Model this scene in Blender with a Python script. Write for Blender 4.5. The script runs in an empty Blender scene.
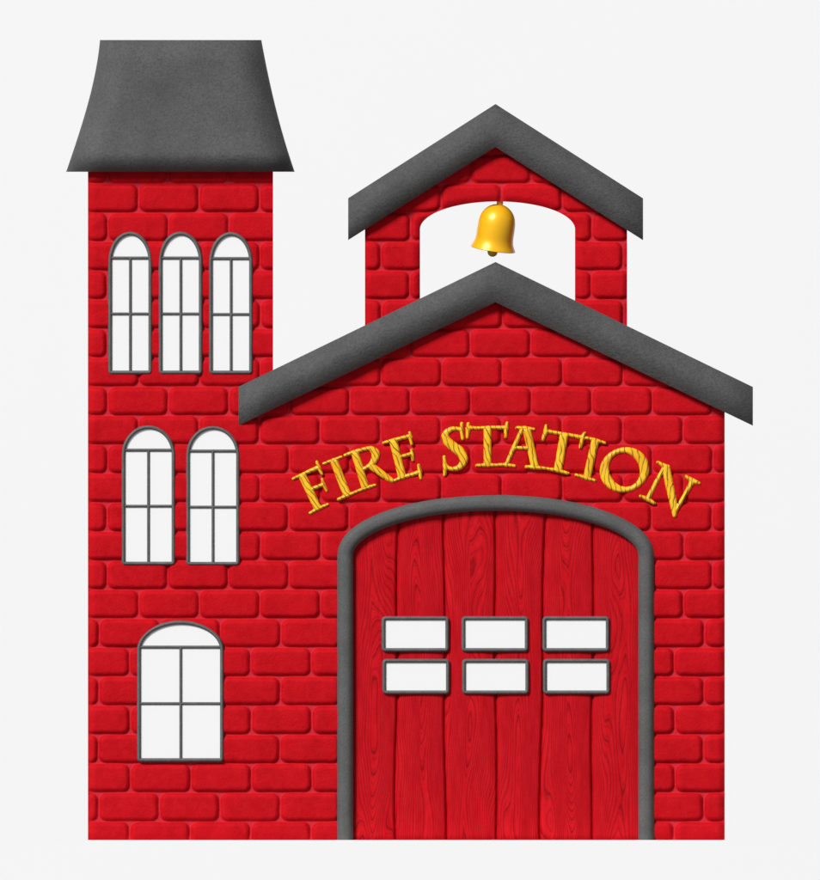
import bpy, math
import numpy as np

# ----------------------------------------------------------------- set-up
S = 0.0125                      # metres per measured unit
CX, BY = 410.0, 840.0
scene = bpy.context.scene
col = scene.collection

def wx(u, y=0.0):
    return (u - CX) * S
def wz(v, y=0.0):
    return (BY - v) * S

# ----------------------------------------------------------------- materials
def new_mat(name):
    m = bpy.data.materials.new(name); m.use_nodes = True
    nt = m.node_tree; b = nt.nodes['Principled BSDF']
    return m, nt, b
def N(nt, t, **kw):
    n = nt.nodes.new(t)
    for k, v in kw.items(): setattr(n, k, v)
    return n
def L(nt, a, b): nt.links.new(a, b)
def math_n(nt, op, a, b=None, c=None, clamp=False):
    n = N(nt, 'ShaderNodeMath', operation=op, use_clamp=clamp)
    for i, v in enumerate((a, b, c)):
        if v is None: continue
        if isinstance(v, (int, float)): n.inputs[i].default_value = v
        else: L(nt, v, n.inputs[i])
    return n.outputs[0]
def noise(nt, vec, scale, detail=3, rough=0.55):
    n = N(nt, 'ShaderNodeTexNoise'); n.inputs['Scale'].default_value = scale
    n.inputs['Detail'].default_value = detail; n.inputs['Roughness'].default_value = rough
    L(nt, vec, n.inputs['Vector']); return n.outputs['Fac']
def mix(nt, fac, a, b):
    n = N(nt, 'ShaderNodeMix', data_type='RGBA')
    if isinstance(fac, (int, float)): n.inputs[0].default_value = fac
    else: L(nt, fac, n.inputs[0])
    for i, v in ((6, a), (7, b)):
        if isinstance(v, tuple): n.inputs[i].default_value = (*v, 1)
        else: L(nt, v, n.inputs[i])
    return n.outputs[2]
def rng(nt, v, a, b, c=0.0, d=1.0, smooth=False):
    n = N(nt, 'ShaderNodeMapRange'); n.clamp = True
    if smooth: n.interpolation_type = 'SMOOTHSTEP'
    L(nt, v, n.inputs[0])
    for i, x in enumerate((a, b, c, d)): n.inputs[i + 1].default_value = x
    return n.outputs[0]
def bump(nt, bsdf, h, strength, dist):
    n = N(nt, 'ShaderNodeBump'); n.inputs['Strength'].default_value = strength
    n.inputs['Distance'].default_value = dist
    L(nt, h, n.inputs['Height']); L(nt, n.outputs[0], bsdf.inputs['Normal'])

def m_brick():
    m, nt, b = new_mat('red_brick')
    tc = N(nt, 'ShaderNodeTexCoord').outputs['Object']
    at = N(nt, 'ShaderNodeAttribute', attribute_name='mortar').outputs['Fac']
    n1 = noise(nt, tc, 3.2, 4, 0.6); n2 = noise(nt, tc, 44, 5, 0.8); n3 = noise(nt, tc, 11, 3, 0.6)
    c = mix(nt, rng(nt, n1, .35, .65), (.455, .0016, .0066), (.555, .0034, .0098))
    c = mix(nt, rng(nt, n3, .40, .68, 0, .5), c, (.59, .008, .015))
    c = mix(nt, rng(nt, n2, .42, .70, 0, .5), c, (.37, .001, .004))
    c = mix(nt, at, c, mix(nt, rng(nt, n2, .3, .7), (.53, .015, .028), (.60, .027, .042)))
    L(nt, c, b.inputs['Base Color']); b.inputs['Roughness'].default_value = .62
    b.inputs['Specular IOR Level'].default_value = .07
    bump(nt, b, math_n(nt, 'ADD', noise(nt, tc, 30, 3, .6), noise(nt, tc, 75, 4, .8)), .8, .007)
    return m
def m_wood():
    m, nt, b = new_mat('painted_planks')
    tc = N(nt, 'ShaderNodeTexCoord').outputs['Object']
    at = N(nt, 'ShaderNodeAttribute', attribute_name='plank').outputs['Fac']
    sp = N(nt, 'ShaderNodeSeparateXYZ'); L(nt, tc, sp.inputs[0])
    cb = N(nt, 'ShaderNodeCombineXYZ')
    L(nt, math_n(nt, 'MULTIPLY', sp.outputs[0], 2.3), cb.inputs[0])
    L(nt, math_n(nt, 'MULTIPLY', at, 5.37), cb.inputs[1])
    L(nt, math_n(nt, 'MULTIPLY', sp.outputs[2], .48), cb.inputs[2])
    n1 = noise(nt, cb.outputs[0], 1.0, 1.2, .4)
    # bowed rings round the middle of each plank + a slow wander along it
    pc = N(nt, 'ShaderNodeAttribute', attribute_name='across').outputs['Fac']
    bow = math_n(nt, 'MULTIPLY', math_n(nt, 'POWER', math_n(nt, 'ABSOLUTE', pc), 1.3), 9.5)
    f = math_n(nt, 'ADD', math_n(nt, 'MULTIPLY', n1, 27.0), bow)
    fr = math_n(nt, 'PINGPONG', f, .5)
    n2 = noise(nt, tc, 22, 3, .6)
    wline = math_n(nt, 'MULTIPLY', rng(nt, fr, .0, .17, 1, 0, True), rng(nt, n2, .25, .6, .55, 1))
    f2 = math_n(nt, 'PINGPONG', math_n(nt, 'MULTIPLY', f, 2.03), .5)
    wline = math_n(nt, 'MAXIMUM', wline, math_n(nt, 'MULTIPLY', rng(nt, f2, .0, .22, 1, 0, True), .42))
    n3 = noise(nt, cb.outputs[0], 6, 4, .6); n4 = noise(nt, tc, 45, 4, .7)
    c = mix(nt, rng(nt, n3, .3, .7), (.47, .0025, .0080), (.60, .0075, .0150))
    c = mix(nt, rng(nt, n4, .45, .75, 0, .35), c, (.37, .001, .004))
    c = mix(nt, math_n(nt, 'MULTIPLY', wline, .72), c, (.15, .001, .003))
    L(nt, c, b.inputs['Base Color']); b.inputs['Roughness'].default_value = .58
    b.inputs['Specular IOR Level'].default_value = .07
    h = math_n(nt, 'ADD', math_n(nt, 'MULTIPLY', wline, -1.0), math_n(nt, 'MULTIPLY', n4, .5))
    bump(nt, b, h, .35, .006)
    return m
def m_grey(name, a, c2, big, fine, bs=.5):
    m, nt, b = new_mat(name)
    tc = N(nt, 'ShaderNodeTexCoord').outputs['Object']
    n1 = noise(nt, tc, big, 4, .6); n2 = noise(nt, tc, fine, 5, .75); n4 = noise(nt, tc, big * 5, 4, .7)
    c = mix(nt, rng(nt, n1, .3, .7), a, c2)
    c = mix(nt, rng(nt, n2, .42, .70, 0, .8), c, tuple(x * .6 for x in a))
    c = mix(nt, rng(nt, n4, .55, .8, 0, .35), c, tuple(x * 1.3 for x in c2))
    L(nt, c, b.inputs['Base Color']); b.inputs['Roughness'].default_value = .7
    b.inputs['Specular IOR Level'].default_value = .25
    mp = N(nt, 'ShaderNodeMapping'); mp.inputs['Scale'].default_value = (1, 1, 2.2); mp.inputs['Rotation'].default_value = (0, .35, 0)
    L(nt, tc, mp.inputs[0])
    h = math_n(nt, 'ADD', math_n(nt, 'MULTIPLY', noise(nt, mp.outputs[0], 13, 6, .75), .8), math_n(nt, 'MULTIPLY', n2, .45))
    bump(nt, b, h, bs, .012)
    return m
def m_gold_letter():
    m, nt, b = new_mat('grained_gold')
    tc = N(nt, 'ShaderNodeTexCoord').outputs['Object']
    sp = N(nt, 'ShaderNodeSeparateXYZ'); L(nt, tc, sp.inputs[0])
    n1 = noise(nt, tc, 4, 2, .5)
    zz = math_n(nt, 'ADD', sp.outputs[2], 5.0)
    ang = math_n(nt, 'MULTIPLY', math_n(nt, 'ARCTAN2', sp.outputs[0], zz), 88.0)
    f = math_n(nt, 'ADD', math_n(nt, 'ADD', ang, math_n(nt, 'MULTIPLY', sp.outputs[2], 5.0)), math_n(nt, 'MULTIPLY', n1, 2.4))
    fr = math_n(nt, 'PINGPONG', f, .5)
    line = rng(nt, fr, .0, .20, 1, 0, True)
    n2 = noise(nt, tc, 14, 3, .6)
    line = math_n(nt, 'MULTIPLY', line, rng(nt, n2, .35, .55, .5, 1))
    c = mix(nt, rng(nt, n1, .35, .65), (.80, .40, .006), (.90, .52, .016))
    c = mix(nt, math_n(nt, 'MULTIPLY', line, .92), c, (.11, .040, .002))
    L(nt, c, b.inputs['Base Color']); b.inputs['Roughness'].default_value = .38
    b.inputs['Specular IOR Level'].default_value = .5
    bump(nt, b, math_n(nt, 'MULTIPLY', line, -1.0), .5, .006)
    return m
def m_bell(name, base, metal, rough):
    m, nt, b = new_mat(name)
    tc = N(nt, 'ShaderNodeTexCoord').outputs['Object']
    n1 = noise(nt, tc, 7, 4, .6)
    L(nt, mix(nt, rng(nt, n1, .3, .7), base, tuple(x * .93 for x in base)), b.inputs['Base Color'])
    b.inputs['Metallic'].default_value = metal; b.inputs['Roughness'].default_value = rough
    b.inputs['Specular Tint'].default_value = (.85, .40, .05, 1)
    b.inputs['Coat Weight'].default_value = .9; b.inputs['Coat Roughness'].default_value = .32
    bump(nt, b, noise(nt, tc, 60, 3, .6), .06, .003)
    return m
def m_white(name, v, rough=.6, spec=.0):
    m, nt, b = new_mat(name)
    tc = N(nt, 'ShaderNodeTexCoord').outputs['Object']
    n1 = noise(nt, tc, .7, 3, .5)
    L(nt, mix(nt, n1, (v, v, v), (v * .995, v * .995, v * .995)), b.inputs['Base Color'])
    b.inputs['Roughness'].default_value = rough; b.inputs['Specular IOR Level'].default_value = spec
    return m
WHITE = .80
BRICK, WOOD = m_brick(), m_wood()
SLATE = m_grey('charcoal_roofing', (.066, .066, .066), (.098, .098, .098), 1.4, 34, 1.0)
STONE = m_grey('grey_surround', (.086, .087, .086), (.118, .119, .118), 2.0, 55, .45)
STEEL = m_grey('grey_frame', (.100, .102, .101), (.145, .146, .145), 9, 70, .35)
GOLD = m_gold_letter()
BELL = m_bell('polished_gold', (.95, .50, .009), .12, .45)
BRASS = m_bell('dull_brass', (.95, .68, .07), .1, .4)
PANE = m_white('opal_glass', WHITE + .012, .5)
PAPER = m_white('white_paper', .815, .9)
BACK = m_white('white_backing', .825, .9)

# ----------------------------------------------------------------- mesh collecting
class MB:
    def __init__(s):
        s.v = []; s.f = []; s.sm = []; s.n = 0; s.at = {}
    def add(s, verts, faces, smooth=True, **attrs):
        verts = np.asarray(verts, float).reshape(-1, 3); k = len(verts)
        s.v.append(verts); 
        if isinstance(faces, np.ndarray):
            s.f.append(('q', faces + s.n, smooth))
        else:
            s.f.append(('l', [[i + s.n for i in f] for f in faces], smooth))
        for a, val in attrs.items():
            s.at.setdefault(a, []).append((s.n, np.broadcast_to(np.asarray(val, float), (k,))))
        s.n += k
    def build(s, name, mat, parent=None, base=(0, 0, 0)):
        V = np.concatenate(s.v) - np.array(base)
        lv, ls, lt, sm = [], [], [], []
        off = 0
        for kind, F, smooth in s.f:
            if kind == 'q':
                n, w = F.shape
                lv.append(F.ravel()); ls.append(off + np.arange(n) * w); lt.append(np.full(n, w)); sm.append(np.full(n, smooth)); off += n * w
            else:
                for f in F:
                    lv.append(np.array(f)); ls.append(np.array([off])); lt.append(np.array([len(f)])); sm.append(np.array([smooth])); off += len(f)
        me = bpy.data.meshes.new(name)
        me.vertices.add(len(V)); me.vertices.foreach_set('co', V.ravel())
        lv = np.concatenate(lv).astype(np.int32); ls = np.concatenate(ls).astype(np.int32)
        me.loops.add(len(lv)); me.loops.foreach_set('vertex_index', lv)
        me.polygons.add(len(ls)); me.polygons.foreach_set('loop_start', ls)
        me.update(calc_edges=True)
        me.polygons.foreach_set('use_smooth', np.concatenate(sm).astype(bool))
        for a, lst in s.at.items():
            arr = np.zeros(len(V), np.float32)
            for st, val in lst: arr[st:st + len(val)] = val
            at = me.attributes.new(a, 'FLOAT', 'POINT'); at.data.foreach_set('value', arr)
        me.materials.append(mat); me.update(); me.validate()
        o = bpy.data.objects.new(name, me); col.objects.link(o)
        if parent: o.parent = parent
        return o

def panel(mb, us, lo, hi, step, hfun, place, keep=None, attrs=None, back=4.0):
    """a relief sheet: columns at us, each from lo(u) up to hi(u); place(u, v, h) gives the point"""
    us = np.asarray(us, float); lo_, hi_ = lo(us), hi(us)
    n = int(max(2, np.ceil(np.max(np.abs(lo_ - hi_)) / step))) + 1
    t = np.linspace(0, 1, n)
    U = np.repeat(us[:, None], n, 1); Vv = lo_[:, None] + (hi_ - lo_)[:, None] * t[None]
    H = hfun(U, Vv)
    m = len(us); idx = np.arange(m * n).reshape(m, n)
    q = np.stack([idx[:-1, :-1], idx[1:, :-1], idx[1:, 1:], idx[:-1, 1:]], -1).reshape(-1, 4)
    if keep is not None:
        cu = (U[:-1, :-1] + U[1:, 1:]) / 2; cv = (Vv[:-1, :-1] + Vv[1:, 1:]) / 2
        q = q[keep(cu, cv).ravel()]
    at = {k: f(U, Vv).ravel() for k, f in (attrs or {}).items()}
    mb.add(place(U, Vv, H).reshape(-1, 3), q, True, **at)
    # rim back to the base plane
    for sl in (np.s_[:, 0], np.s_[:, -1], np.s_[0, :], np.s_[-1, :]):
        u, v, h = U[sl], Vv[sl], H[sl]; k = len(u)
        P = np.concatenate([place(u, v, h), place(u, v, np.full(k, -back))])
        i = np.arange(k - 1)
        mb.add(P, np.stack([i, i + 1, i + 1 + k, i + k], -1), False, **{a: np.tile(f(u, v), 2) for a, f in (attrs or {}).items()})

def front(y0):
    def place(u, v, h):
        u, v, h = np.broadcast_arrays(u, v, h)
        return np.stack([wx(u, y0), y0 - h * S, wz(v, y0)], -1)
    return place
def span(a, b, st): return np.linspace(a, b, max(2, int(round((b - a) / st)) + 1))
def const(c): return lambda u: np.full(np.shape(u), float(c))
def pill(d, w): return 1 - (1 - np.clip(d / w, 0, 1)) ** 2

# ----------------------------------------------------------------- brickwork
PITCH, ROW = 60.5, 29.0
def brick_sd(u, v):
    r = np.floor((821.5 - v) / ROW)
    par = np.mod(r, 2)
    off = np.where(r >= 7, np.where(par == 1, 139.0, 107.4), np.where(par == 1, 130.0, 98.8))
    # courses drift a touch, as hand-laid ones do
    jit = .5 * np.sin(r * 2.3) 
    lu = np.mod(u - off - jit, PITCH) - PITCH / 2
    bi = np.floor((u - off - jit) / PITCH)
    lv = (821.5 - v) - (r + .5) * ROW
    k = np.sin(bi * 12.9898 + r * 78.233) * 43758.5453; k = k - np.floor(k)
    wob = .35 * np.sin(u * .21 + r * 1.7) + .35 * np.sin(v * .33 + bi * 2.1)
    hw, hh, rad = PITCH / 2 - .45, ROW / 2 - .25, 7.5
    qx = np.abs(lu) - hw + rad; qy = np.abs(lv) - hh + rad
    sd = np.hypot(np.maximum(qx, 0), np.maximum(qy, 0)) + np.minimum(np.maximum(qx, qy), 0) - rad
    return -(sd + .4 * wob), k
def brick_h(u, v):
    d, k = brick_sd(u, v)
    h = 3.5 * pill(d, 4.8) + .5 * pill(d, 13)
    return h * (.9 + .18 * k)
def mortar(u, v):
    d, _ = brick_sd(u, v)
    return 1 - np.clip((d + .5) / 1.1, 0, 1)

def side_place(x, sgn, y0, k=None):
    """side wall; u runs back from the front corner, flush with x"""
    def place(u, v, h):
        u, v, h = np.broadcast_arrays(u, v, h)
        return np.stack([x - sgn * (4.2 - h) * S, y0 + u * S, wz(v, 0) if k is None else k(v)], -1)
    return place
def side_h(n):
    def f(u, v):
        e = np.minimum(u, n - u); t = np.clip(e / 4, 0, 1)
        return np.minimum(brick_h(u + 30, v), 4.2) * t + 4.2 * (1 - t)
    return f

# ----------------------------------------------------------------- window outlines
class Arch:
    """round-topped opening described by its frame's centre line"""
    def __init__(s, l, r, top, spring, bot, w):
        s.l, s.r, s.top, s.spring, s.bot, s.w = l + w/2, r - w/2, top + w/2, spring, bot - w/2, w
        s.cx = (s.l + s.r) / 2; s.a = (s.r - s.l) / 2; s.b = s.spring - s.top
    def inside(s, u, v, shrink=0.0):
        a = s.a - shrink
        e = ((u - s.cx) / a) ** 2 + ((v - s.spring) / (s.b - shrink)) ** 2 < 1
        return (np.abs(u - s.cx) < a) & (v < s.bot - shrink) & ((v >= s.spring) | e)
    def path(s, open_bottom=False):
        P, Nn = [], []
        rc = s.w / 2
        def arc(cx, cy, a0, a1, n):
            for t in np.linspace(a0, a1, n):
                P.append((cx + rc * math.cos(t), cy + rc * math.sin(t))); Nn.append((math.cos(t), math.sin(t)))
        if not open_bottom:
            arc(s.r - rc, s.bot - rc, math.pi / 2, 0, 5) ; 
        else:
            P.append((s.r, s.bot)); Nn.append((1, 0))
        for v in np.linspace(s.bot - rc - 3, s.spring + 3, 6): P.append((s.r, v)); Nn.append((1, 0))
        for t in np.linspace(0, math.pi, 49):
            P.append((s.cx + s.a * math.cos(t), s.spring - s.b * math.sin(t)))
            n = np.array([math.cos(t) / s.a, -math.sin(t) / s.b]); n /= np.linalg.norm(n); Nn.append(tuple(n))
        for v in np.linspace(s.spring + 3, s.bot - rc - 3, 6): P.append((s.l, v)); Nn.append((-1, 0))
        if not open_bottom: arc(s.l + rc, s.bot - rc, math.pi, math.pi / 2, 5)
        else: P.append((s.l, s.bot)); Nn.append((-1, 0))
        return np.array(P), np.array(Nn)

def sweep(mb, P, Nn, w, H, y0, back, closed, power=2.0, seg=12):
    """rounded moulding along a path; w full width"""
    s = np.linspace(-1, 1, seg + 1)
    h = H * (1 - np.abs(s) ** power)
    n = len(P)
    U = P[:, 0:1] + Nn[:, 0:1] * s[None] * w / 2; V = P[:, 1:2] + Nn[:, 1:2] * s[None] * w / 2
    Hh = np.repeat(h[None], n, 0)
    # two extra columns reach back
    U = np.concatenate([U[:, :1], U, U[:, -1:]], 1); V = np.concatenate([V[:, :1], V, V[:, -1:]], 1)
    Hh = np.concatenate([np.full((n, 1), -back), Hh, np.full((n, 1), -back)], 1)
    m = seg + 3
    pts = front(y0)(U, V, Hh).reshape(-1, 3)
    idx = np.arange(n * m).reshape(n, m)
    if closed: idx = np.concatenate([idx, idx[:1]], 0)
    q = np.stack([idx[:-1, :-1], idx[1:, :-1], idx[1:, 1:], idx[:-1, 1:]], -1).reshape(-1, 4)
    mb.add(pts, q, True)
    if not closed:
        for row in (0, n - 1):
            mb.add(pts.reshape(n, m, 3)[row], [list(range(m))], False)

def bar(mb, u0, v0, u1, v1, w, H, y0, back):
    P = np.array([(u0, v0), (u1, v1)], float); d = P[1] - P[0]; d /= np.linalg.norm(d)
    Nn = np.array([(-d[1], d[0])] * 2)
    sweep(mb, P, Nn, w, H, y0, back, False, 2.0, 8)

def plate(mb, P, y0, thick):
    P = np.asarray(P); n = len(P)
    f = front(y0)(P[:, 0], P[:, 1], np.zeros(n)); b = f.copy(); b[:, 1] += thick
    mb.add(f, [list(range(n))], False); mb.add(b, [list(range(n))[::-1]], False)
    i = np.arange(n); j = (i + 1) % n
    mb.add(np.concatenate([f, b]), np.stack([i, j, j + n, i + n], -1), False)

wins = []                       # arch, transom v, mullion u, cross v, label
W3 = 3.9
for k, (l, lab) in enumerate(((108.1, 'left narrow arched window of the top three'), (158.5, 'middle narrow arched window of the top three'),
                              (208.8, 'right narrow arched window of the top three'))):
    dv = .5 if k == 2 else 0
    wins.append((Arch(l, l + 44.2, 231.5 + dv, 262 + dv, 374.4, W3), 257.9 + dv, l + 22.2, 313.7 + dv, lab))
wins.append((Arch(121.6, 175.3, 425.3, 455, 565.3, 3.7), 450.0, 148.4, 506.0, 'left arched window of the middle pair'))
wins.append((Arch(186.1, 239.8, 425.8, 455.8, 565.5, 3.7), 450.9, 212.9, 506.9, 'right arched window of the middle pair'))
wins.append((Arch(137.0, 223.9, 620.5, 650, 762.0, 3.9), 647.0, 180.7, 703.4, 'wide single window with a flat arch, lowest on the tower'))
door = Arch(337.2, 654.2, 494.8, 555.0, 840.0, 16.0)
door.bot = 840.0
def keep_front(u, v):
    k = np.ones(u.shape, bool)
    for w in wins: k &= ~w[0].inside(u, v, .1)
    k &= ~door.inside(u, v, .5)
    return k

# ----------------------------------------------------------------- fire station
BASE = (wx(406), 1.2, 0.0)
station = bpy.data.objects.new('fire_station', None); col.objects.link(station)
station.location = BASE; station.empty_display_size = 1.0
station['label'] = 'red brick fire station with dark grey roofs, tall tower and arched plank door'
station['category'] = 'fire station'
def part(mb, name, mat, parent=station, label=None):
    o = mb.build(name, mat, parent, BASE)
    if label: o['label'] = label
    return o

L_T, R_T, L_M, R_M = 88.0, 273.0, 273.0, 724.6
def edge_soft(u, v, l=None, r=None, b=BY):
    e = np.zeros(np.shape(u))
    if l is not None: e = e + 3.0 * (pill(u - l, 8) - 1)
    if r is not None: e = e + 3.0 * (pill(r - u, 8) - 1)
    if b is not None: e = e + 2.6 * (pill(b - v, 9) - 1)
    return e
AX = 495.5
def roof_top(u): return 262.0 + np.abs(u - AX) * .4855
def roof_bot(u): return 302.2 + np.abs(u - AX) * .4800
def bel_top(u): return 104.0 + np.abs(u - AX) * .6395
def bel_bot(u): return 147.0 + np.abs(u - AX) * .6320
att = {'mortar': mortar}
G = .8
# tower wall, four sides
mb = MB()
panel(mb, span(L_T, R_T, G), const(BY), const(166), G, lambda u, v: np.maximum(brick_h(u, v) + edge_soft(u, v, L_T, None), .05),
      front(0), keep_front, att, 0)
TD = 185.0
panel(mb, span(0, TD, 1.6), const(BY), const(166), 1.6, side_h(TD), side_place(wx(L_T), -1, .0), None, att, 0)
panel(mb, span(0, TD, 1.6), const(440), const(166), 1.6, side_h(TD), side_place(wx(R_T), 1, .0), None, att, 0)
def back_place(y0):
    def place(u, v, h):
        u, v, h = np.broadcast_arrays(u, v, h)
        return np.stack([wx(u), y0 + h * S, wz(v)], -1)
    return place
panel(mb, span(L_T, R_T, 2), const(BY), const(166), 2, brick_h, back_place(TD * S), None, att, 3)
part(mb, 'tower_wall', BRICK)
# hall wall
mb = MB()
MD = 450.0
mid = lambda u: (roof_top(u) + roof_bot(u)) / 2
panel(mb, span(L_M, R_M, G), const(BY), mid, G, lambda u, v: np.maximum(brick_h(u, v) + edge_soft(u, v, None, R_M), .05), front(0), keep_front, att, 0)
panel(mb, span(0, MD, 2), const(BY), const(395), 2, side_h(MD), side_place(wx(R_M), 1, .0), None, att, 0)
panel(mb, span(0, MD - TD, 2), const(BY), const(395), 2, side_h(MD - TD), side_place(wx(L_M), -1, TD * S), None, att, 0)
panel(mb, span(L_M, R_M, 2), const(BY), mid, 2, brick_h, back_place(MD * S), None, att, 3)
part(mb, 'hall_wall', BRICK)

# gable roofs: chevron slabs with soft-edged barge boards
def chevron(name, l, r, top, bot, y0, y1, W, H, apex):
    mb = MB()
    cs = math.cos(math.atan(.5))
    def h(u, v):
        us_ = AX + np.sqrt((u - AX) ** 2 + 64)
        dt = (v - top(us_)) * cs; db = (bot(us_) - v) * cs
        dl = u - l; dr = r - u
        und = .35 * np.sin(u * .045 + v * .03)
        return H * (pill(dt, W) + pill(db, W) + pill(dl, W * 1.5) + pill(dr, W * 1.5) - 3) + und
    us = np.concatenate([span(l, AX, 1.5), span(AX, r, 1.5)[1:]])
    panel(mb, us, bot, top, 1.5, h, front(y0), None, None, H + 2)
    # slab running back
    yb = y0 + (H + 1) * S
    poly = [(l, float(bot(l))), (AX, float(bot(AX))), (r, float(bot(r))), (r, float(top(r))), (AX, float(top(AX))), (l, float(top(l)))]
    f = np.array([[wx(p[0], y0), yb, wz(p[1], y0)] for p in poly]); b = f.copy(); b[:, 1] = y1
    i = np.arange(6); j = (i + 1) % 6
    mb.add(np.concatenate([f, b]), np.stack([i, j, j + 6, i + 6], -1), False)
    mb.add(b, [[0, 1, 4, 5], [1, 2, 3, 4]], False)
    return part(mb, name, SLATE)
chevron('gable_roof', 238.6, 752.8, roof_top, roof_bot, -.15, MD * S + .25, 18, 8.5, 262)

# belfry
BF, BB = 0.45, 1.25
bl, br, al, ar = 365.0, 627.0, 420.0, 575.0
acx, asp, ar_b = 497.5, 229.5, 28.0
def arch_v(u): return asp - ar_b * np.sqrt(np.clip(1 - ((u - acx) / 77.5) ** 2, 0, 1))
bmid = lambda u: (bel_top(u) + bel_bot(u)) / 2
def bel_h(u, v):
    q = np.hypot((u - acx) / 77.5, (v - asp) / ar_b) + 1e-6
    da = (q - 1) * q / (np.hypot((u - acx) / 77.5 ** 2, (v - asp) / ar_b ** 2) + 1e-9)
    ds = np.where(u < acx, al - u, u - ar)
    dar = np.where(v < asp, np.maximum(da, 0), np.maximum(ds, 0))
    return np.maximum(.05, brick_h(u, v) + 3.0 * (pill(dar, 8) - 1) + 3.0 * (pill(u - bl, 6) - 1) + 3.0 * (pill(br - u, 6) - 1))
mb = MB()
low = lambda u: roof_top(u) + 12
for a, b_ in ((bl, al), (ar, br)):
    panel(mb, span(a, b_, G), low, bmid, G, bel_h, front(BF), None, att, 0)
t = np.linspace(math.pi, 0, 121); um = acx + 77.5 * np.cos(t); um = um[(um >= al)]; um[0] = al; um[-1] = ar
panel(mb, um, arch_v, bmid, G, bel_h, front(BF), None, att, 0)
# reveal of the arch, the outer cheeks and the back
def strip(us, vs):
    k = len(us); f = front(BF)(us, vs, np.full(k, 0.0)); b = f.copy(); b[:, 1] = BB
    i = np.arange(k - 1)
    mb.add(np.concatenate([f, b]), np.stack([i, i + 1, i + 1 + k, i + k], -1), True, mortar=0)
strip(um, arch_v(um))
strip(np.array([al, al]), np.array([float(low(al)), asp])); strip(np.array([ar, ar]), np.array([asp, float(low(ar))]))
BD = (BB - BF) / S
for x, sg, q in ((bl, -1, bl), (br, 1, br)):
    panel(mb, span(0, BD, 1.6), const(float(low(q))), const(float(bmid(q))), 1.6, side_h(BD),
          side_place(wx(x, BF), sg, BF, lambda v: wz(v, BF)), None, att, 0)
def bback(u, v, h):
    p = front(BF)(u, v, np.zeros(np.shape(u))); p[..., 1] = BB + h * S; return p
for a, b_ in ((bl, al), (ar, br)): panel(mb, span(a, b_, 2), low, bmid, 2, brick_h, bback, None, att, 1)
panel(mb, um, arch_v, bmid, 2, brick_h, bback, None, att, 1)
part(mb, 'belfry_wall', BRICK)
chevron('belfry_roof', 348.2, 643.0, bel_top, bel_bot, BF - .15, BB + .2, 18, 8.5, 104)

# tower roof: flared hip with a flat top
tl = np.array([(40, 100), (69.2, 96.1), (84.5, 92.6), (111.8, 85.6), (142.5, 76.2), (171.8, 66.2)])
tr = np.array([(40, 261.4), (62, 265.6), (85, 270.4), (127.6, 281), (150, 287.5), (171.8, 294.7)])
vs = np.concatenate([span(40, 62, 1.5)[:-1], span(62, 150, 4)[:-1], span(150, 171.8, 1.2)])
def fit(tab, v):                # smooth curve through the table
    return np.polyval(np.polyfit(tab[:, 0], tab[:, 1], 3), v)
mb = MB(); rings = []
yc = TD * S / 2
for v in vs:
    a, b_ = fit(tl, v), fit(tr, v)
    hx = (b_ - a) / 2; cx = (a + b_) / 2
    dep = hx + 10
    dep = dep - 9 * (1 - float(pill(v - 40, 22))) - 18 * (1 - float(pill(171.8 - v, 20)))
    rc = 34.0; ring = []
    for q, (sx, sy) in enumerate(((-1, -1), (1, -1), (1, 1), (-1, 1))):
        for tt in np.linspace(0, 1, 15):
            ang = math.pi + q * math.pi / 2 + tt * math.pi / 2
            # corner rounding, stretched in x so the outline keeps its full width
            ring.append((cx + sx * (hx - rc) + rc * math.cos(ang), sy * (dep - rc) + rc * math.sin(ang)))
    rings.append([(wx(p[0]), yc + p[1] * S, wz(v)) for p in ring])
R = np.array(rings); n, m = R.shape[:2]
idx = np.arange(n * m).reshape(n, m); idx = np.concatenate([idx, idx[:, :1]], 1)
mb.add(R.reshape(-1, 3), np.stack([idx[:-1, :-1], idx[1:, :-1], idx[1:, 1:], idx[:-1, 1:]], -1).reshape(-1, 4), True)
mb.add(R[0], [list(range(m))], False); mb.add(R[-1], [list(range(m))[::-1]], False)
part(mb, 'tower_roof', SLATE)

# windows
for arch, tv, mu, cv, lab in wins:
    P, Nn = arch.path()
    mb = MB(); sweep(mb, P, Nn, arch.w, 2.6, -3.0 * S, 6, True, 2.2)
    wo = part(mb, 'window', STEEL, station, lab)
    mb = MB(); plate(mb, P, -2.6 * S, .03); part(mb, 'pane', PANE, wo)
    mb = MB(); top = tv
    bar(mb, arch.l, tv, arch.r, tv, 2.9, 1.5, -3.2 * S, 1.0)
    bar(mb, arch.l, cv, arch.r, cv, 2.6, 1.4, -3.2 * S, 1.0)
    bar(mb, mu, tv, mu, arch.bot, 2.7, 1.6, -3.25 * S, 1.0)
    part(mb, 'glazing_bars', STEEL, wo)

# door surround
P, Nn = door.path(True)
mb = MB(); sweep(mb, P, Nn, 16.0, 5.5, -3.5 * S, 9, False, 2.7, 20)
part(mb, 'door_surround', STONE)

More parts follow.
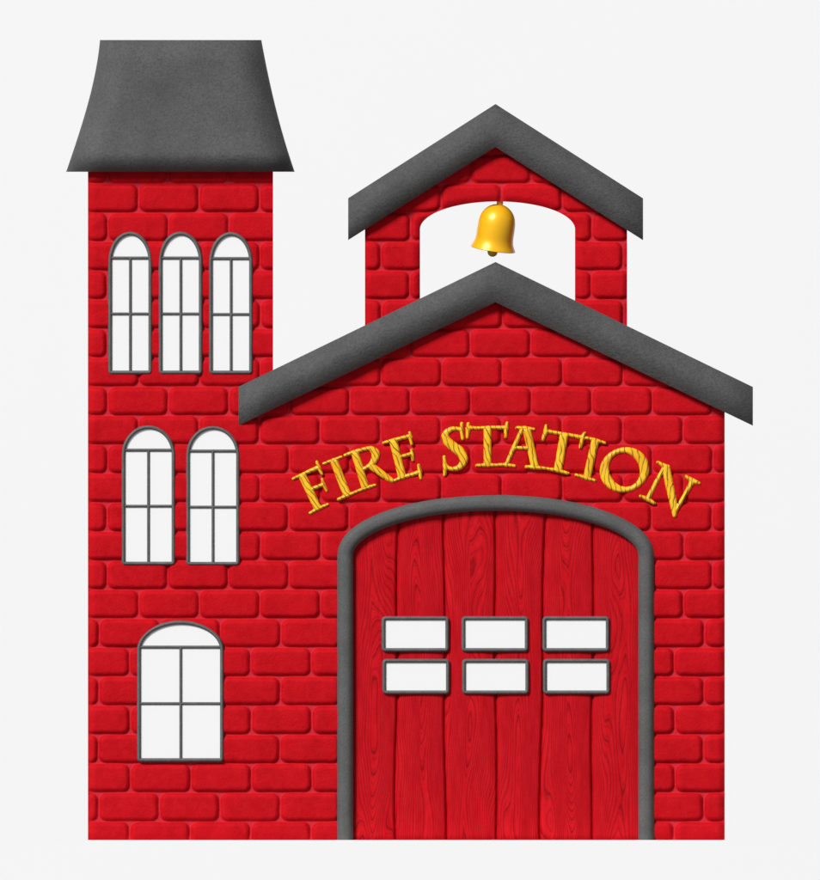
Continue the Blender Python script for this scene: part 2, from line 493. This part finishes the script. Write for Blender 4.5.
# plank door
top_x = np.array([398.3, 444.3, 494.7, 545.3, 594.0]); bot_x = np.array([395.5, 446.0, 497.2, 540.2, 591.6])
def plank_edges(v):
    t = np.clip((v - 511) / (840 - 511), 0, 1)[..., None]
    e = top_x + (bot_x - top_x) * t
    e = e + .8 * np.sin(v[..., None] * .03 + np.arange(5) * 2.0)
    L_ = np.full(v.shape + (1,), 347.0); R_ = np.full(v.shape + (1,), 645.0)
    return np.concatenate([L_, e, R_], -1)
def plank_id(u, v):
    return np.sum(u[..., None] > plank_edges(v), -1).astype(float)
def plank_across(u, v):
    e = plank_edges(v); k = np.clip(plank_id(u, v).astype(int), 1, 6)
    a = np.take_along_axis(e, (k - 1)[..., None], -1)[..., 0]; b_ = np.take_along_axis(e, k[..., None], -1)[..., 0]
    return (u - (a + b_) / 2) / ((b_ - a) / 2)
def door_h(u, v):
    d = np.min(np.abs(u[..., None] - plank_edges(v)), -1)
    a = plank_across(u, v)
    return 4.0 * (pill(d, 3.0) - 1) + 1.5 * (pill(d, 18) - 1) + 1.3 * (pill(840 - v, 6) - 1) + .25 * np.sin(v * .021 + plank_id(u, v) * 2.1) * (1 - a * a)
dw = [(x0 + dx, x1 + dx, y0, y1) for y0, y1, dx in ((616.2, 651.8, 0), (658.8, 694.2, .6)) for x0, x1 in ((381.6, 449.1), (461.4, 528.5), (542.3, 609.5))]
def keep_door(u, v):
    k = np.ones(u.shape, bool)
    for x0, x1, y0, y1 in dw: k &= ~((u > x0 + 2) & (u < x1 - 2) & (v > y0 + 2) & (v < y1 - 2))
    return k
def door_top(u): return 555 - 54 * np.sqrt(np.clip(1 - ((u - door.cx) / 151.5) ** 2, 0, 1))
mb = MB()
YD = 1.0 * S
panel(mb, span(347.2, 644.6, .7), const(840), door_top, .9, door_h, front(YD), keep_door, {'plank': plank_id, 'across': plank_across})
dr = part(mb, 'plank_door', WOOD)
def rrect(x0, x1, y0, y1, rc):
    P, Nn = [], []
    for q, (cx, cy) in enumerate(((x1 - rc, y1 - rc), (x0 + rc, y1 - rc), (x0 + rc, y0 + rc), (x1 - rc, y0 + rc))):
        for t in np.linspace(q * math.pi / 2, (q + 1) * math.pi / 2, 6):
            P.append((cx + rc * math.cos(t), cy + rc * math.sin(t))); Nn.append((math.cos(t), math.sin(t)))
    return np.array(P), np.array(Nn)
for x0, x1, y0, y1 in dw:
    w = 3.8; P, Nn = rrect(x0 + w/2, x1 - w/2, y0 + w/2, y1 - w/2, w/2 + .3)
    mb = MB(); sweep(mb, P, Nn, w, 2.2, YD - 1.4 * S, 5, True, 2.2)
    part(mb, 'window_frame', STEEL, dr)
    mb = MB(); plate(mb, P, YD - .9 * S, .03); part(mb, 'pane', PANE, dr)

# ----------------------------------------------------------------- lettering
def z(b, s):                    # measured strokes of one detail view -> units
    return lambda x, y: (b[0] + x / s, b[1] + y / s, s)
def strokes(fr, lst):
    out = []
    for kind, pts in lst:
        q = []
        for x, y, r in pts:
            X, Y, s_ = fr(x, y); q.append((X, Y, r / s_))
        if kind == 's':
            p = np.array([q[0]] + q + [q[-1]]); sm = []
            for i in range(1, len(p) - 2):
                for t in np.linspace(0, 1, 6, endpoint=False):
                    a, b_, c, d_ = p[i - 1], p[i], p[i + 1], p[i + 2]
                    sm.append(tuple(.5 * (2 * b_ + (c - a) * t + (2 * a - 5 * b_ + 4 * c - d_) * t * t + (3 * b_ - a - 3 * c + d_) * t ** 3)))
            q = sm + [tuple(p[-1])]; kind = 'c'
        out.append((kind, q))
    return out
A1 = z((280, 440), 10.25); A2 = z((340, 425), 10.25); A3 = z((430, 415), 10.25)
A4 = z((490, 415), 9.11); A5 = z((570, 425), 10.25); A6 = z((620, 440), 9.11)
th = np.linspace(0, 2 * math.pi, 61)
letters = [
 ('F', strokes(A1, [('c', [(135, 397, 10), (300, 320, 14), (392, 282, 19)]), ('c', [(378, 224, 10), (396, 282, 16), (430, 350, 10)]),
    ('b', [(222, 352, 36), (392, 708, 36)]), ('c', [(330, 500, 14), (440, 458, 16)]), ('c', [(432, 404, 10), (446, 455, 14), (481, 520, 10)]),
    ('c', [(308, 750, 11), (395, 700, 15), (487, 662, 10)])])),
 ('I', strokes(A1, [('c', [(447, 243, 10), (550, 205, 13), (628, 174, 10)]), ('b', [(550, 205, 37), (690, 570, 37)]),
    ('c', [(598, 608, 11), (690, 568, 15), (760, 540, 10), (812, 519, 10)])])),
 ('R', strokes(A2, [('s', [(50, 310, 10), (160, 272, 14), (290, 240, 15), (330, 250, 22), (362, 282, 34), (364, 325, 33), (345, 370, 26), (310, 412, 18), (240, 452, 10)]),
    ('b', [(150, 275, 36), (262, 645, 36)]), ('s', [(325, 425, 30), (430, 500, 28), (500, 550, 22), (543, 572, 13)]),
    ('c', [(150, 690, 10), (240, 655, 13), (300, 635, 14), (358, 617, 10)])])),
 ('E', strokes(A2, [('c', [(448, 182, 10), (560, 152, 14), (712, 115, 17)]), ('c', [(714, 80, 11), (722, 130, 17), (735, 194, 11)]),
    ('b', [(545, 155, 38), (640, 545, 38)]), ('c', [(620, 327, 14), (740, 292, 15)]), ('c', [(735, 256, 11), (742, 305, 15), (748, 360, 11)]),
    ('c', [(552, 572, 10), (640, 535, 16), (740, 508, 15), (812, 483, 20)]), ('c', [(806, 412, 11), (818, 480, 18), (826, 548, 11)])])),
 ('S', strokes(A3, [('c', [(325, 88, 13), (322, 150, 16), (335, 243, 12)]), ('s', [(322, 152, 14), (250, 140, 15), (195, 158, 21), (158, 205, 30), (172, 262, 37), (232, 318, 42),
    (300, 370, 43), (343, 432, 38), (338, 492, 30), (298, 538, 21), (238, 553, 15), (185, 542, 13), (155, 510, 13)]), ('c', [(145, 430, 12), (155, 520, 17), (152, 612, 13)])])),
 ('T', strokes(A3, [('c', [(392, 90, 13), (392, 140, 22), (383, 230, 12)]), ('c', [(395, 130, 18), (480, 136, 13), (600, 128, 13), (775, 130, 17)]),
    ('c', [(792, 82, 12), (780, 135, 19), (775, 226, 12)]), ('b', [(590, 130, 36), (590, 522, 36)]), ('c', [(480, 518, 12), (590, 514, 18), (700, 514, 10), (742, 512, 10)])])),
 ('A', strokes(A4, [('c', [(292, 130, 14), (215, 300, 16), (148, 455, 14)]), ('b', [(332, 122, 33), (412, 476, 35)]), ('c', [(215, 299, 13), (345, 302, 13)]),
    ('c', [(245, 116, 11), (320, 120, 15), (398, 130, 10)]), ('c', [(78, 452, 10), (150, 455, 14), (222, 465, 11)]), ('c', [(332, 472, 11), (410, 478, 15), (500, 486, 10)])])),
 ('T', strokes(A4, [('c', [(513, 98, 11), (508, 150, 19), (481, 225, 11)]), ('c', [(508, 145, 15), (600, 162, 12), (720, 182, 12), (850, 208, 17)]),
    ('b', [(676, 172, 35), (618, 512, 35)]), ('c', [(512, 488, 9), (618, 505, 15), (710, 532, 11)])]) +
    strokes(A5, [('c', [(150, 84, 12), (128, 130, 20), (105, 230, 11)])])),
 ('I', strokes(A5, [('c', [(168, 132, 11), (255, 152, 14), (358, 184, 10)]), ('b', [(262, 150, 36), (170, 556, 36)]), ('c', [(62, 512, 11), (170, 545, 16), (257, 570, 10)])])),
 ('O', strokes(A5, [('c', [(558 + 205 * math.cos(t), 460 + 202 * math.sin(t), 20 + 25 * math.cos(t + .38) ** 2) for t in th])])),
 ('N', strokes(A6, [('c', [(345, 202, 10), (395, 232, 15), (430, 248, 22)]), ('c', [(395, 262, 13), (330, 385, 16), (258, 525, 17)]), ('c', [(187, 511, 10), (255, 540, 17), (314, 577, 10)]),
    ('s', [(422, 262, 32), (455, 430, 33), (490, 600, 26), (497, 690, 12)]), ('c', [(655, 385, 20), (600, 485, 15), (512, 635, 14)]), ('c', [(600, 332, 10), (660, 372, 20), (718, 393, 12)])])),
]
def sdf(st, U, V):
    d = np.full(U.shape, 99.0)
    for kind, q in st:
        for (x0, y0, r0), (x1, y1, r1) in zip(q[:-1], q[1:]):
            dx, dy = x1 - x0, y1 - y0; L2 = dx * dx + dy * dy; ln = math.sqrt(L2)
            t = ((U - x0) * dx + (V - y0) * dy) / L2
            if kind == 'c':
                tc = np.clip(t, 0, 1)
                e = np.hypot(U - x0 - tc * dx, V - y0 - tc * dy) - (r0 + (r1 - r0) * tc)
            else:
                qa = np.abs(t - .5) * ln - ln / 2; qb = np.abs(((U - x0) * -dy + (V - y0) * dx) / ln) - r0
                e = np.hypot(np.maximum(qa, 0), np.maximum(qb, 0)) + np.minimum(np.maximum(qa, qb), 0)
            e = e - .38; k = .8                     # soft union
            h = np.clip(.5 + .5 * (d - e) / k, 0, 1)
            d = np.where(np.abs(d - e) < k, d * (1 - h) + e * h - k * h * (1 - h), np.minimum(d, e))
    return d
SB = (wx(496), -3.2 * S, wz(470))
sign = bpy.data.objects.new('wall_sign', None); col.objects.link(sign); sign.location = SB
sign['label'] = 'arched gold lettering reading FIRE STATION on the brick above the door'; sign['category'] = 'sign'
g = .33
for ch, st in letters:
    pts = [p for _, q in st for p in q]
    x0, x1 = min(p[0] - p[2] for p in pts) - 1, max(p[0] + p[2] for p in pts) + 1
    y0, y1 = min(p[1] - p[2] for p in pts) - 1, max(p[1] + p[2] for p in pts) + 1
    u = np.arange(x0, x1, g); v = np.arange(y0, y1, g)
    U, V = np.meshgrid(u, v, indexing='ij')
    d = sdf(st, U, V); e = .05
    keepv = d < .55 * g
    c = keepv[:-1, :-1] & keepv[1:, :-1] & keepv[1:, 1:] & keepv[:-1, 1:]
    idx = np.arange(U.size).reshape(U.shape)
    q = np.stack([idx[:-1, :-1], idx[1:, :-1], idx[1:, 1:], idx[:-1, 1:]], -1)[c]
    # boundary edges -> snap onto the outline
    ed = np.concatenate([q[:, [0, 1]], q[:, [1, 2]], q[:, [2, 3]], q[:, [3, 0]]])
    key = np.sort(ed, 1); kk = key[:, 0].astype(np.int64) * U.size + key[:, 1]
    un, inv, cnt = np.unique(kk, return_inverse=True, return_counts=True)
    be = ed[cnt[inv] == 1]
    bv = np.unique(be)
    Uf, Vf, df = U.ravel().copy(), V.ravel().copy(), d.ravel().copy()
    for _ in range(3):
        a, b_ = Uf[bv], Vf[bv]; dd = sdf(st, a, b_)
        gx = (sdf(st, a + e, b_) - sdf(st, a - e, b_)) / (2 * e); gy = (sdf(st, a, b_ + e) - sdf(st, a, b_ - e)) / (2 * e)
        gl = gx * gx + gy * gy + 1e-6
        Uf[bv] = a - np.clip(dd * gx / gl, -.4, .4); Vf[bv] = b_ - np.clip(dd * gy / gl, -.4, .4)
    df[bv] = 0
    H = 1.2 + 1.9 * pill(-df, 2.2)
    used = np.unique(q); rem = np.zeros(U.size, int); rem[used] = np.arange(len(used))
    pl = front(-3.2 * S)
    mb = MB(); mb.add(pl(Uf[used], Vf[used], H[used]), rem[q], True)
    k = len(be); a, b_ = be[:, 0], be[:, 1]
    Pq = np.concatenate([pl(Uf[a], Vf[a], H[a]), pl(Uf[b_], Vf[b_], H[b_]), pl(Uf[b_], Vf[b_], np.full(k, -2.6)), pl(Uf[a], Vf[a], np.full(k, -2.6))])
    i = np.arange(k)
    mb.add(Pq, np.stack([i, i + k, i + 2 * k, i + 3 * k], -1), False)
    mb.build('letter', GOLD, sign, SB)

# ----------------------------------------------------------------- bell
yb = BF + .08
kk = 1.0
bx, bz = (500.2 - CX) * S * kk, wz(201.0, yb)
bell = bpy.data.objects.new('bell', None); col.objects.link(bell); bell.location = (bx, yb, bz)
bell.rotation_euler = (math.radians(6.5), math.radians(8.6), 0)
bell['label'] = 'small gold bell tilted under the belfry arch'; bell['category'] = 'bell'
def lathe(prof, n=64):
    mb = MB(); prof = np.array(prof) * S * kk
    a = np.linspace(0, 2 * math.pi, n, endpoint=False)
    P = np.stack([prof[:, 0:1] * np.cos(a), prof[:, 0:1] * np.sin(a), np.repeat(-prof[:, 1:2], n, 1)], -1)
    idx = np.arange(len(prof) * n).reshape(-1, n); idx = np.concatenate([idx, idx[:, :1]], 1)
    mb.add(P.reshape(-1, 3), np.stack([idx[:-1, :-1], idx[1:, :-1], idx[1:, 1:], idx[:-1, 1:]], -1).reshape(-1, 4), True)
    return mb
def curve(pts, n=60):           # Catmull-Rom through the profile
    p = np.array([pts[0]] + list(pts) + [pts[-1]], float); out = []
    for i in range(1, len(p) - 2):
        for t in np.linspace(0, 1, 8, endpoint=False):
            a, b_, c, d_ = p[i - 1], p[i], p[i + 1], p[i + 2]
            out.append(.5 * (2 * b_ + (c - a) * t + (2 * a - 5 * b_ + 4 * c - d_) * t * t + (3 * b_ - a - 3 * c + d_) * t ** 3))
    out.append(p[-1]); return out
outer = curve([(.01, 3.6), (4, 3.9), (9, 5.9), (13.6, 9.8), (16.8, 15), (18.3, 21), (18.7, 28), (18.7, 34), (18.9, 39), (19.9, 43.2), (21.3, 46.2), (22.6, 48.6)])
inner = [(22.2, 49.1), (20.6, 48.0), (17.6, 40), (16.2, 28), (15.5, 18), (10, 9), (.01, 6)]
lathe(outer + inner).build('bell_body', BELL, bell)
lp = lathe(curve([(.01, -1.5), (1.8, -1.2), (2.9, .2), (3.3, 2), (3.0, 4), (3.6, 5.4)])); lp.build('crown', BRASS, bell)
cl = [(1.1, 6), (1.1, 46)] + [(5.2 * math.sin(t) + .01, 51.6 - 5.1 * math.cos(t)) for t in np.linspace(.25, math.pi, 20)]
lathe(cl).build('clapper', BRASS, bell)

# ----------------------------------------------------------------- setting
def box(name, lo, hi, mat):
    mb = MB(); x0, y0, z0 = lo; x1, y1, z1 = hi
    v = [(x0, y0, z0), (x1, y0, z0), (x1, y1, z0), (x0, y1, z0), (x0, y0, z1), (x1, y0, z1), (x1, y1, z1), (x0, y1, z1)]
    mb.add(v, [[3, 2, 1, 0], [4, 5, 6, 7], [0, 1, 5, 4], [1, 2, 6, 5], [2, 3, 7, 6], [3, 0, 4, 7]], False)
    o = mb.build(name, mat); o['kind'] = 'structure'; return o
box('ground', (-9, -.30, -2.0), (9, 9.0, 0.0), PAPER)
box('backdrop', (-160, 70, -90), (160, 71, 120), BACK)

# ----------------------------------------------------------------- light and camera
w = bpy.data.worlds.new('World'); scene.world = w; w.use_nodes = True
bg = w.node_tree.nodes['Background']; bg.inputs[0].default_value = (1, 1, 1, 1); bg.inputs[1].default_value = WORLD = .26
from mathutils import Vector
ldir = Vector((-.70, -1.0, .92)).normalized()
KEY = .885                       # share of the front wall's light that comes from the lamp
dist = 1500.0
ld = bpy.data.lights.new('key_lamp', 'AREA'); ld.shape = 'DISK'; ld.size = 430.0
ld.energy = KEY / (-ldir.y * -1 if ldir.y > 0 else -ldir.y) * math.pi * math.pi * dist * dist
ld.color = (1.0, 1.0, 1.0)
lo = bpy.data.objects.new('key_lamp', ld); col.objects.link(lo)
lo.location = Vector((0, 0, 5)) + ldir * dist
lo.rotation_euler = ldir.to_track_quat('Z', 'Y').to_euler()

cam = bpy.data.cameras.new('camera'); co = bpy.data.objects.new('camera', cam); col.objects.link(co)
co.location = (0, -60, 5.0); co.rotation_euler = (math.pi / 2, 0, 0)
cam.type = 'ORTHO'; cam.ortho_scale = 880 * S
cam.clip_end = 1000; cam.clip_start = 1
scene.camera = co
scene.view_settings.view_transform = 'Standard'; scene.view_settings.look = 'None'
scene.view_settings.exposure = 0; scene.view_settings.gamma = 1
scene.cycles.use_denoising = True
scene.cycles.max_bounces = 6
